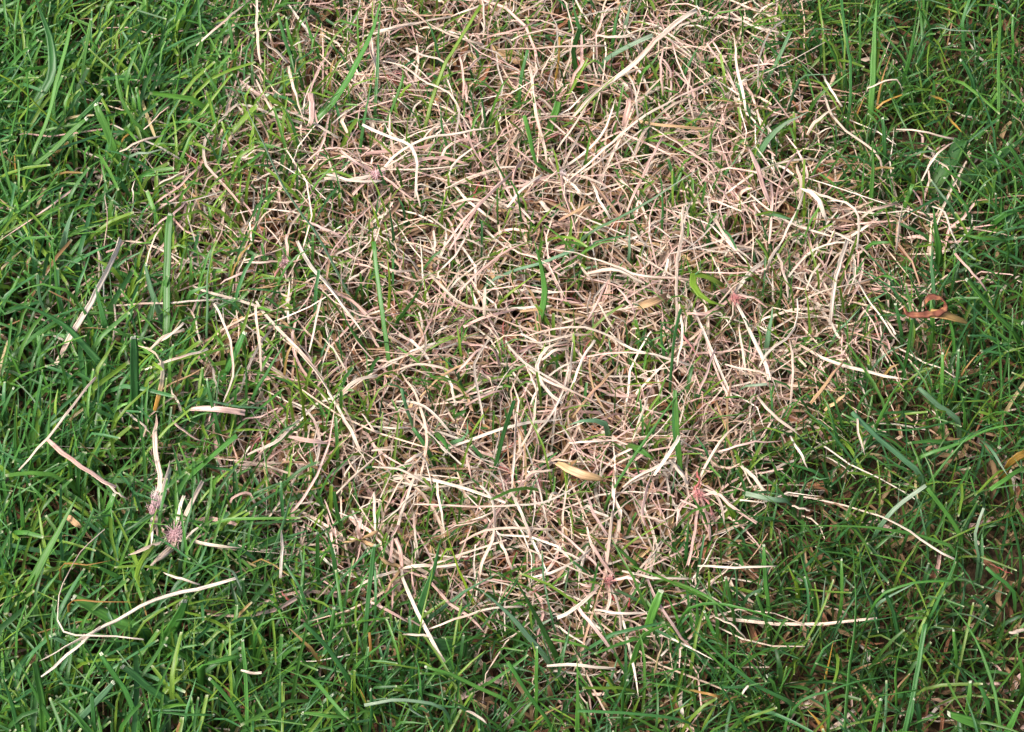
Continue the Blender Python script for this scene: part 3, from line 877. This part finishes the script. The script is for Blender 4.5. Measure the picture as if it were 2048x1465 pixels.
'G': '''G 90t 850,880 700,830 560,760 420,680|broad flat green blade beneath the forked straw with a white cut end
G 80t 980,900 1040,800 1085,690|broad green blade with bluish sheen standing behind the forked straw
G 65 160,660 270,430 380,230 460,80
Y 26 320,1140 260,900 205,690
G 60t 830,1463 750,1260 660,1120 580,1010
G 62t 1150,1090 1060,1010 970,950
G 55t 1050,1340 900,1230 720,1080
G 60t 1180,1100 1300,1060 1410,1030
W 50t 420,1463 540,1320 670,1180
W 52t 460,1020 370,950 280,910
G 34t 1455,1463 1455,1150 1440,920
G 34 1650,1463 1640,1300 1640,1100
Y 24 960,1270 1050,1150 1140,1030
Y 24 1170,1350 1280,1200 1400,1060
G 40t 1440,1430 1330,1250 1230,1140
G 34t 900,1365 1050,1360 1240,1360
G 34 1320,1010 1420,910 1480,880
G 44 2060,1190 1950,1020 1860,920 1780,840
G 24 1500,900 1570,830 1650,800 1760,830
S 20 840,920 600,905 400,900 340,820 350,660 400,540 500,400 620,300|thin wiry pale stem curving right round in a wide bow
O 24 360,495 520,490 660,460
O 28 410,700 600,700 800,700
W 30 1050,530 1075,330 1110,150 1130,0
Y 44 900,370 830,450 790,540 810,610 870,600|light green blade curled under in a hook below the pink web
W 28 1260,490 1360,530 1400,600 1420,650
W 30 1590,440 1650,270 1720,0
S 34 1640,560 1650,400 1640,280
P 24 1350,120 1380,75 1450,60 1500,130
R 40 1650,640 1665,695
G 40t 1870,600 1860,450 1860,290
G 44 1960,580 1940,430 1900,290
G 44 2010,300 1970,180 1950,60
G 24 400,430 470,300 540,150
G 24 860,290 700,220 550,160
G 50t 620,250 650,150 680,70
G 44 680,340 770,260 870,190
G 30t 300,160 230,80 170,20
G 34 200,700 80,620 0,500
G 40 120,1480 60,1250 0,1080
G 40 330,1480 220,1270 100,1050
G 50 260,1480 250,1300 210,1050
W 30t 1870,1330 1900,1270 1940,1240
G 44t 2060,1400 1900,1365 1770,1350
G 26 2060,1230 1850,1170 1640,1100
S 26 1410,1100 1520,1115
T 44 380,200 430,240 460,270
G 26 60,340 20,180 0,60
G 40 130,300 120,150 100,0
G 36 60,560 90,420 110,330
G 30 500,1050 560,940 590,890
G 30t 760,820 730,720 700,640
G 36 560,1463 545,1380 535,1260
G 40 900,1463 870,1300 860,1230
G 26t 1560,960 1530,900 1510,870
G 30 1250,1040 1080,960 1060,900
G 36t 1930,960 1940,850 1955,740
S 24 1170,600 1060,560 940,520
G 44 700,560 600,500 480,420
S 26 640,20 700,70 760,110
G 50 1290,980 1380,900 1470,880''',
'H': '''S 30 700,360 850,280 1000,270 1250,285
S 36 810,580 830,480 870,400 900,270
S 30 1010,510 970,420 910,320
S 30 570,0 590,150 620,280
Y 36 830,760 780,700 680,470 620,280|long yellow-green blade slanting at the foot of the straw patch
S 34 820,20 890,100 910,180 900,280
S 34 1000,60 1060,180 1100,320
S 26 430,130 800,150 1150,140 1300,100 1460,10
S 34 200,60 215,200 215,310
S 28 450,50 330,160 220,250
S 38 360,510 400,630 480,800 550,950 600,1060|long white straw running down out of a brown tuft
S 24 460,440 440,310 430,180
P 30 530,590 650,700 780,800 860,880
S 24 520,860 740,780 920,720 1080,710
G 40t 150,960 170,650 205,370
G 50 440,880 480,700 550,500 590,320
G 44 80,1100 180,1000 310,890
G 30t 0,720 100,620 220,560
W 30 500,820 700,660 930,540
G 50 1260,1020 1150,800 1060,640 1000,540
W 46 1220,1060 1100,900 980,760 820,620
S 38 1530,590 1420,690 1270,780
W 40 1130,870 1200,820 1280,775
S 28 1110,560 1250,520 1400,440 1480,370
S 26 1050,370 1200,430 1400,520 1540,570
P 24 1270,280 1400,400 1560,560
S 28 1500,745 1650,770 1850,745
S 30 1650,520 1850,565 2048,575
P 34 1600,1000 1500,870 1400,740
G 60t 1800,880 1840,740 1880,630
G 50 1690,1150 1730,980 1800,880 1930,840
S 34 1210,1075 1400,1070 1600,1080|cream straw lying level among green blades below the patch
W 34 1570,1190 1600,1100 1620,1040
G 34t 1000,1300 800,1200 640,1120 500,1080
G 30 960,1463 870,1390 760,1240
W 26 620,1340 470,1290 300,1285 150,1310
G 34 1240,1440 1100,1250 980,1060
G 44 480,1280 470,1120 440,1000
G 44 410,1180 420,1050
D 88 780,1020 660,960 560,950
G 30t 1650,1400 1650,1250 1680,1170
G 40 1390,1463 1390,1250 1390,1030
G 30 2060,1220 1850,1180 1700,1165
G 30 2060,1420 1750,1360 1400,1330
G 40 1730,480 1660,420 1590,350
Y 24 1660,390 1800,290 1940,210
S 28 1750,190 1880,240
G 34 2030,430 2035,200
P 30 170,700 300,750 420,810
S 34 370,890 500,920 590,945
O 24 180,1000 170,880
O 24 150,1280 120,1210
R 30 720,460 790,430
R 36 1690,730 1720,650
R 28 1590,660 1610,730
R 30 1130,640 1160,630
G 30t 170,1463 180,1330 170,1200
W 30 400,1300 430,1350 500,1390
S 28 1220,120 1240,60 1280,60
P 28 1440,60 1470,170 1540,300
S 26 1250,390 1400,460
S 26 590,500 700,490 540,500
G 44t 60,1463 40,1330
G 34 640,1463 600,1260
G 30t 1150,1300 1150,1150 1150,960
S 24 1740,530 1830,430 1890,350
G 40 2010,900 1960,760 1900,640
S 30 740,1340 860,1420''',
'I': '''G 34 990,1480 1010,1200 1050,850 1055,560 1040,380|very tall straight green blade standing in the dark lawn
G 28 1900,1480 1870,1260 1800,1000 1700,810 1580,660|long green blade bending over to a pale yellow tip
G 40 1350,1480 1420,1200 1470,960 1490,830
G 44t 1310,920 1280,770 1220,640
W 40 1180,780 1100,600 1075,360
G 38 1640,410 1500,330 1350,290 1100,265 640,255|long green blade lying nearly level over fine grass
G 40 1680,330 1600,190 1480,30
W 40 1200,280 1300,150 1480,20
G 28 1370,290 1430,170 1480,50
S 28 1640,450 1500,370 1350,260 1180,185
W 44 680,125 550,95 420,70
S 24 690,140 800,160
W 24 580,250 600,120 600,0
S 26 140,490 350,495 590,490
G 34t 560,730 540,560 530,360
G 40t 550,880 510,740 480,650
G 40t 350,800 320,660 300,560
Y 44 720,610 690,530 670,480
G 28 60,760 200,705 400,730 600,800 700,870
G 26 0,580 200,680 330,780
G 34 700,1300 500,1200 300,1050 150,900 70,800
G 30 430,1463 330,1290 240,1140 180,1030
G 26 720,1300 900,1220 1080,1160 1280,1130
G 26 1300,1300 1290,1120 1320,970 1360,880
G 26 1170,1275 1300,1235 1440,1215
G 26 1500,1230 1540,1170 1600,1100
W 26 1180,720 1300,650 1440,580
G 24 1200,680 1350,600 1500,575 1640,575
O 46 890,1480 840,1390 780,1325|orange dead blade poking up among dark green grass
O 24 900,1080 930,930
G 80t 1800,1440 1700,1390 1600,1355
G 50 1940,1480 2000,1350 2050,1230
S 36 1960,880 2070,850
R 22 1850,480 1970,535
W 26 1780,440 1760,300 1810,140
W 50 1800,430 1800,300
G 30 2030,500 2010,340 1975,200
G 40 2060,250 1990,140
G 36 1990,640 1900,560 1830,500
G 26 1500,800 1570,660 1650,480 1670,370
W 22 860,760 870,640 880,550
G 24 830,1060 900,950 1010,920
S 22 240,790 350,850 430,930
O 22 60,1210 200,1245 260,1260
G 46 200,240 150,150 100,70
Y 50 350,200 300,110 250,40
G 36t 1170,1463 1200,1330 1210,1270
G 44t 600,1240 570,1160 540,1130
G 30t 900,1463 905,1330 890,1220
G 26t 1360,1463 1400,1350 1410,1280
G 40 650,1463 690,1320
G 40 140,870 140,740 140,650
G 30t 980,720 985,580 980,440
G 36t 250,920 180,760
G 44 1450,1400 1440,1300
G 36 830,700 790,560 740,400
G 40 1840,1300 1760,1150 1700,1100
G 30t 1650,1050 1640,960 1635,870
S 24 400,1240 450,1210
G 40t 1720,1330 1730,1240 1735,1170
G 44 2040,1120 2000,950
G 26 320,1010 400,1000 470,1020''',
}
for tl, block in TRACES.items():
    for ln in block.split('\n'): trace(tl, ln)

# ------------------------------------------------------------------ dead tufts whose blades spring from one crown
def web(center, size, parent, dirs, hue=(.74, .42, .42), n=80):
    """pink cottony fungus: fine wavy strands matted along the straws of a tuft"""
    V = []; Q = []; c0 = np.asarray(center); k = 7
    for i in range(n):
        d = dirs[rng.integers(0, len(dirs))] + rng.normal(0, .45, 3); d /= np.linalg.norm(d)
        lat = rng.normal(0, 1, 3); lat -= (lat @ d) * d; lat /= np.linalg.norm(lat); bi = np.cross(d, lat)
        ln = size * rng.uniform(1.2, 4.5); r = rng.uniform(.00005, .00011); o = rng.uniform(-.45, -.1); amp = size * abs(rng.normal(.45, .35)); ph = rng.uniform(0, 6.28); b = len(V)
        for j in range(k):
            t = (o + j / (k - 1)) * ln; env = math.exp(-(t / (size * 1.5)) ** 2)
            p = c0 + d * t + lat * amp * (env + .12) + bi * size * .18 * math.sin(ph + t / size * 2.2)
            rr = r * (1.0 if 0 < j < k - 1 else .3)
            for e in range(3):
                th = e * 2.0944; V.append(p + (lat * math.cos(th) + bi * math.sin(th)) * rr)
        for j in range(k - 1):
            for e in range(3):
                a = b + j * 3 + e; q = b + j * 3 + (e + 1) % 3; Q.append((a, q, q + 3, a + 3))
    V = np.array(V); col = np.clip(np.array(hue) * rng.normal(1, .12, (len(V), 1)), .02, .95)
    bl = np.zeros((len(V), 3)); bl[:, 1] = rng.uniform(0, .01, len(V)); bl[:, 2] = rng.uniform(0, 1, len(V))
    return mesh_object('fungus_web', V, np.array(Q), M_THREAD, col, bl, parent, np.array(parent.location))

def tuft(tile, crown, label, rays, webs=(), z0=.012):
    ox, oy = TILE[tile]; cpx = np.array(crown) * ZS + (ox, oy); c = at(cpx[0], cpx[1], z0); foot = c.copy(); foot[2] = 0
    e = bpy.data.objects.new('dead_grass_tuft', None); e.empty_display_size = .004; C.objects.link(e); e.location = foot.tolist()
    tag(e, label, 'grass tuft')
    for k in range(3):                                  # the stalks of the tuft, down to the soil
        a = rng.uniform(0, 6.28); b = foot + np.array([math.cos(a) * .0016, math.sin(a) * .0016, -.001])
        single('P', [b, (b + c) / 2 + rng.normal(0, .0005, 3), c + rng.normal(0, .0004, 3)], .0012, parent=e, part='stalk', point=False)
    dirs = []
    for r in rays:
        f = r.split(); pts = np.array([[float(q) for q in p.split(',')] for p in f[2:]]) * ZS + (ox, oy)
        s = np.linspace(0, 1, len(pts)); z = z0 + .0035 * np.sin(s * 2.4) + random.uniform(-.001, .002) * s
        P = lift_to_3d(pts, z); dv = P[-1] - c; dirs.append(dv / np.linalg.norm(dv)); single(f[0], np.vstack([c, P]) if np.linalg.norm(P[0] - c) > .001 else np.vstack([c, P[1:]]), float(f[1]) * ZS * PXM * .66, parent=e)
    for (wx, wy, size, st, hue) in webs:
        q = np.array([wx, wy]) * ZS + (ox, oy); web(at(q[0], q[1], z0 + .001), size if z0 > .014 else size * .8, e, dirs[:3] if st[2] > 1.2 else dirs, hue, 90 if z0 > .014 else 34)
PINK, ROSE, PALE = (.90, .60, .61), (.76, .34, .32), (.88, .72, .68)
tuft('B', (1290, 1010), 'star of cream straws spreading from one crown beside a thick white straw',
     ['S 24 1300,990 1350,880 1430,740', 'S 26 1310,990 1450,880 1560,740 1600,590', 'S 26 1320,1020 1440,1025 1560,1080', 'S 26 1310,1040 1360,1080 1420,1130',
      'P 28 1290,1030 1310,1160 1350,1300 1360,1400', 'P 24 1260,1020 1120,1070 950,1100', 'S 30 1270,1000 1230,960 1210,930'], [(1295, 1010, .0011, (1, 1, 1), PALE)])
tuft('B', (210, 1020), 'star of straws spreading from a crown bound with pink web',
     ['S 34 200,1030 100,1045 -80,1040', 'S 24 230,1000 450,1000 740,975', 'S 28 240,1000 330,910 500,830 700,800 920,770', 'P 22 200,1000 180,950 190,900',
      'P 24 180,1000 100,940 0,880', 'S 22 230,1010 330,930 420,860', 'P 26 250,1040 350,1110 440,1170', 'P 24 190,1040 120,1090 60,1140'], [(210, 1020, .0015, (1, 1, 1), PINK)])
tuft('F', (350, 320), 'star of straws round a crown with red threads near the looped blade',
     ['S 40 360,300 430,210 520,120', 'P 30 320,350 200,420 100,410', 'S 34 370,370 430,470 480,590 520,690 560,800', 'S 36 340,420 300,480 270,510', 'S 26 330,290 280,200 220,80',
      'P 34 400,330 480,360 540,400', 'S 28 330,300 260,290 220,310'], [(360, 340, .0014, (1.2, 1, 1), ROSE)])
tuft('G', (900, 170), 'upright straw bundle wrapped by a spindle of pink cottony web',
     ['S 40 905,120 940,0 915,-160 925,-420', 'S 30 930,130 970,0 985,-130', 'W 22 940,150 975,20 990,-80', 'S 24 890,200 885,300 880,380', 'S 24 910,210 905,320'],
     [(900, 165, .0014, (.85, .9, 1.35), PINK), (915, 90, .0009, (.7, .8, 1.7), PALE)], z0=.015)
tuft('G', (1030, 300), 'low straw tuft gripped by a bright pink web knot',
     ['S 30 1040,270 1055,180 1080,100', 'S 36 1060,250 1110,120 1180,0', 'S 30 1000,340 880,380 740,430', 'S 30 1010,370 940,440 870,515', 'S 32 1080,330 1250,370 1410,385', 'S 50 1010,390 960,430 900,465', 'S 26 1060,330 1130,290 1200,220', 'P 26 980,300 950,270 940,260'],
     [(1025, 305, .0015, (1.2, 1, 1), PINK)], z0=.015)
tuft('H', (1565, 575), 'spray of straws meeting in a reddish crown at the lower patch rim',
     ['S 26 1575,610 1580,700 1555,810', 'S 28 1560,540 1570,400 1595,160', 'P 28 1600,580 1680,560 1760,600', 'S 24 1580,600 1630,690 1650,860', 'P 26 1540,590 1450,600 1390,580', 'P 28 1590,540 1500,420 1440,300'],
     [(1575, 580, .0013, (1, 1, 1), ROSE)])
tuft('H', (360, 510), 'brown-footed tuft with straws fanning sideways at the lower patch rim',
     ['S 30 370,500 450,495 590,490', 'T 34 350,520 310,580 265,645', 'S 26 340,520 220,540 60,610', 'P 34 360,480 350,400 320,330', 'P 26 380,520 480,540 560,600', 'T 44 330,490 280,460 230,420'])
tuft('D', (1660, 130), 'small pinkish star of thin straws near the long thin blue-green blade',
     ['S 22 1650,120 1550,140 1420,140', 'P 24 1680,120 1690,60 1680,-20', 'P 22 1670,150 1660,210 1660,250', 'R 20 1650,150 1600,220', 'P 20 1690,130 1760,100', 'P 22 1630,110 1580,80'], [(1660, 130, .0010, (1, 1, 1), PINK)])
tuft('I', (130, 50), 'crimson-tinged crown with thin drooping straws at the right lower rim',
     ['P 26 160,80 240,60 330,130 480,230', 'P 24 170,120 200,230 200,330', 'P 24 140,110 120,300 90,480', 'R 26 110,60 140,0 130,-60', 'R 24 190,90 230,190', 'S 26 190,50 260,120 290,260', 'P 22 90,80 40,160 20,260'], [(140, 60, .0013, (1, 1, 1), ROSE)])
tuft('H', (120, 340), 'rusty brown withered tuft pointing sideways in the straw', ['T 46 140,340 80,345 10,355', 'T 40 140,330 210,310 240,290', 'P 30 120,330 110,250 100,190', 'T 34 140,350 180,380 190,400'])

# ------------------------------------------------------------------ curled brown leaf
def curled_leaf():
    ox, oy = TILE['F']; c = np.array([1500, 425]) * ZS + (ox, oy); base = at(c[0], c[1], .0225)
    e = bpy.data.objects.new('dry_leaf', None); e.empty_display_size = .004; C.objects.link(e); e.location = (base[0], base[1], .002)
    tag(e, 'rusty brown dead leaf curled into a ring, resting on green blades', 'leaf')
    P = []
    for (x, y, dpt) in [(1338, 392, 0), (1362, 432, 0), (1420, 436, 0), (1490, 432, .0002), (1545, 424, .0004), (1578, 400, .0007), (1583, 370, .001), (1556, 346, .0013), (1515, 338, .0016), (1482, 350, .0019), (1474, 378, .0022), (1486, 406, .0024)]:
        q = np.array([x, y]) * ZS + (ox, oy); d = ray(*q); t = ((base - CAM) @ FWD) ; P.append(CAM + d * t - FWD * (.0015 - dpt))
    P = spline(P, 30) + rng.normal(0, .00012, (30, 3)); s = np.linspace(0, 1, 30)
    hw = .00140 * np.clip(np.minimum(.45 + s * 4, 1.05 - .25 * s), .2, 1) * (1 + .14 * np.sin(s * 43) + rng.normal(0, .10, 30))
    col = np.tile([.20, .07, .042], (30, 1)); col[::3] *= .62; col[1::5] = (.32, .14, .07)
    tube(P, hw, .00016, .12, 0, 0, col, M_LITTER, 'leaf_blade', e, np.array(e.location), wdir=FWD * .72 + UPV * .72 + RGT * .15)
    Q = []
    for (x, y, z) in [(1720, 500, .012), (1680, 480, .0175), (1620, 458, .021), (1560, 440, .0225), (1500, 434, .0228)]:
        q = np.array([x, y]) * ZS + (ox, oy); Q.append(at(q[0], q[1], z))
    Q = np.vstack([Q[0] + (.001, 0, -.0125), Q]); Q = spline(Q, 14); u = np.linspace(0, 1, 14)
    tube(Q, .0012 * np.clip(.45 + u, .4, 1.1), .0002, .25, .2, -.3, np.array([.28, .22, .06]) * (1 - u[:, None]) + np.array([.42, .24, .09]) * u[:, None], M_LITTER, 'leaf_base', e, np.array(e.location))
curled_leaf()

# ------------------------------------------------------------------ the forked straw across the lower left lawn
def forked():
    ox, oy = TILE['G']; Z = .0235
    def w3(l, z0, z1): 
        p = np.array([[float(a) for a in q.split(',')] for q in l.split()]) * ZS + (ox, oy); return lift_to_3d(p, np.linspace(z0, z1, len(p)))
    M = w3('1385,563 1150,620 900,690 700,790 600,840 480,920', .021, Z)
    e = bpy.data.objects.new('forked_straw', None); e.empty_display_size = .004; C.objects.link(e); e.location = (M[0] - (0, 0, .021)).tolist()
    tag(e, 'long cream straw stem split into a fork, lying over broad green blades', 'straw')
    single('S', M, 23 * ZS * PXM, parent=e, part='stem', point=False, roll=0)
    for l, wd in (('590,845 400,960 230,1060', 15), ('530,890 400,1010 205,1150', 15)): single('S', w3(l, Z + .0003, .022), wd * ZS * PXM, parent=e, part='split_end', point=True)
    single('W', w3('1375,570 1400,620 1425,660', .021, .012), 20 * ZS * PXM, parent=e, part='stem_foot', point=False)
forked()

# ------------------------------------------------------------------ more single blades standing proud of the mass
def extra():
    n = 0
    while n < 0:
        px, py = rng.uniform(20, 2028), rng.uniform(20, 1445); d = float(sdist(np.array([px]), np.array([py]))[0])
        if d > 30 and random.random() < .8: continue
        b = at(px, py, 0.0); left = smooth(900, 300, np.array(px)); Ln = rng.uniform(.017, .028) * (1 + .25 * left)
        az = rng.normal(.4, .9) if random.random() < .5 else rng.uniform(0, 6.283); a = abs(rng.normal(.25, .2)); bend = abs(rng.normal(.45, .35)); P = [b + (0, 0, -.001)]; p = b.copy()
        for k in range(4):
            ang = a + bend * k / 3; p = p + np.array([math.sin(ang) * math.sin(az), math.sin(ang) * math.cos(az), math.cos(ang)]) * Ln / 4; P.append(p.copy())
        single(random.choice('GGGGGY' if d < 0 else 'GGYY'), P, rng.uniform(.0008, .0019) * (1 + .4 * float(left)), cut=random.random() < .6, d=d); n += 1
    n = 0
    while n < 90:
        px, py = rng.uniform(200, 1800), rng.uniform(10, 1300); d = float(sdist(np.array([px]), np.array([py]))[0])
        if d < 25: continue
        z = rng.uniform(.010, .0135); c = at(px, py, z); az = rng.uniform(0, 6.283); Ln = rng.uniform(.012, .034); cv = rng.normal(0, .9); P = []; p = c.copy()
        for k in range(5):
            P.append(p.copy()); t = az + cv * k / 4; p = p + np.array([math.sin(t), math.cos(t), 0]) * Ln / 4; p[2] = z + .003 * math.sin((k + 1) / 5 * math.pi) - .001 * k / 4
        single(random.choice('SSSSPPT'), P, rng.uniform(.0005, .0010), d=d); n += 1
extra()

# things that share a label are one set of look-alikes
cnt = {}
for o, own in MADE: cnt[o['label']] = cnt.get(o['label'], 0) + 1
for o, own in MADE:
    if cnt[o['label']] > 1: o['group'] = o['label'].replace(' blade ', ' blades ').replace(' thread ', ' threads ')
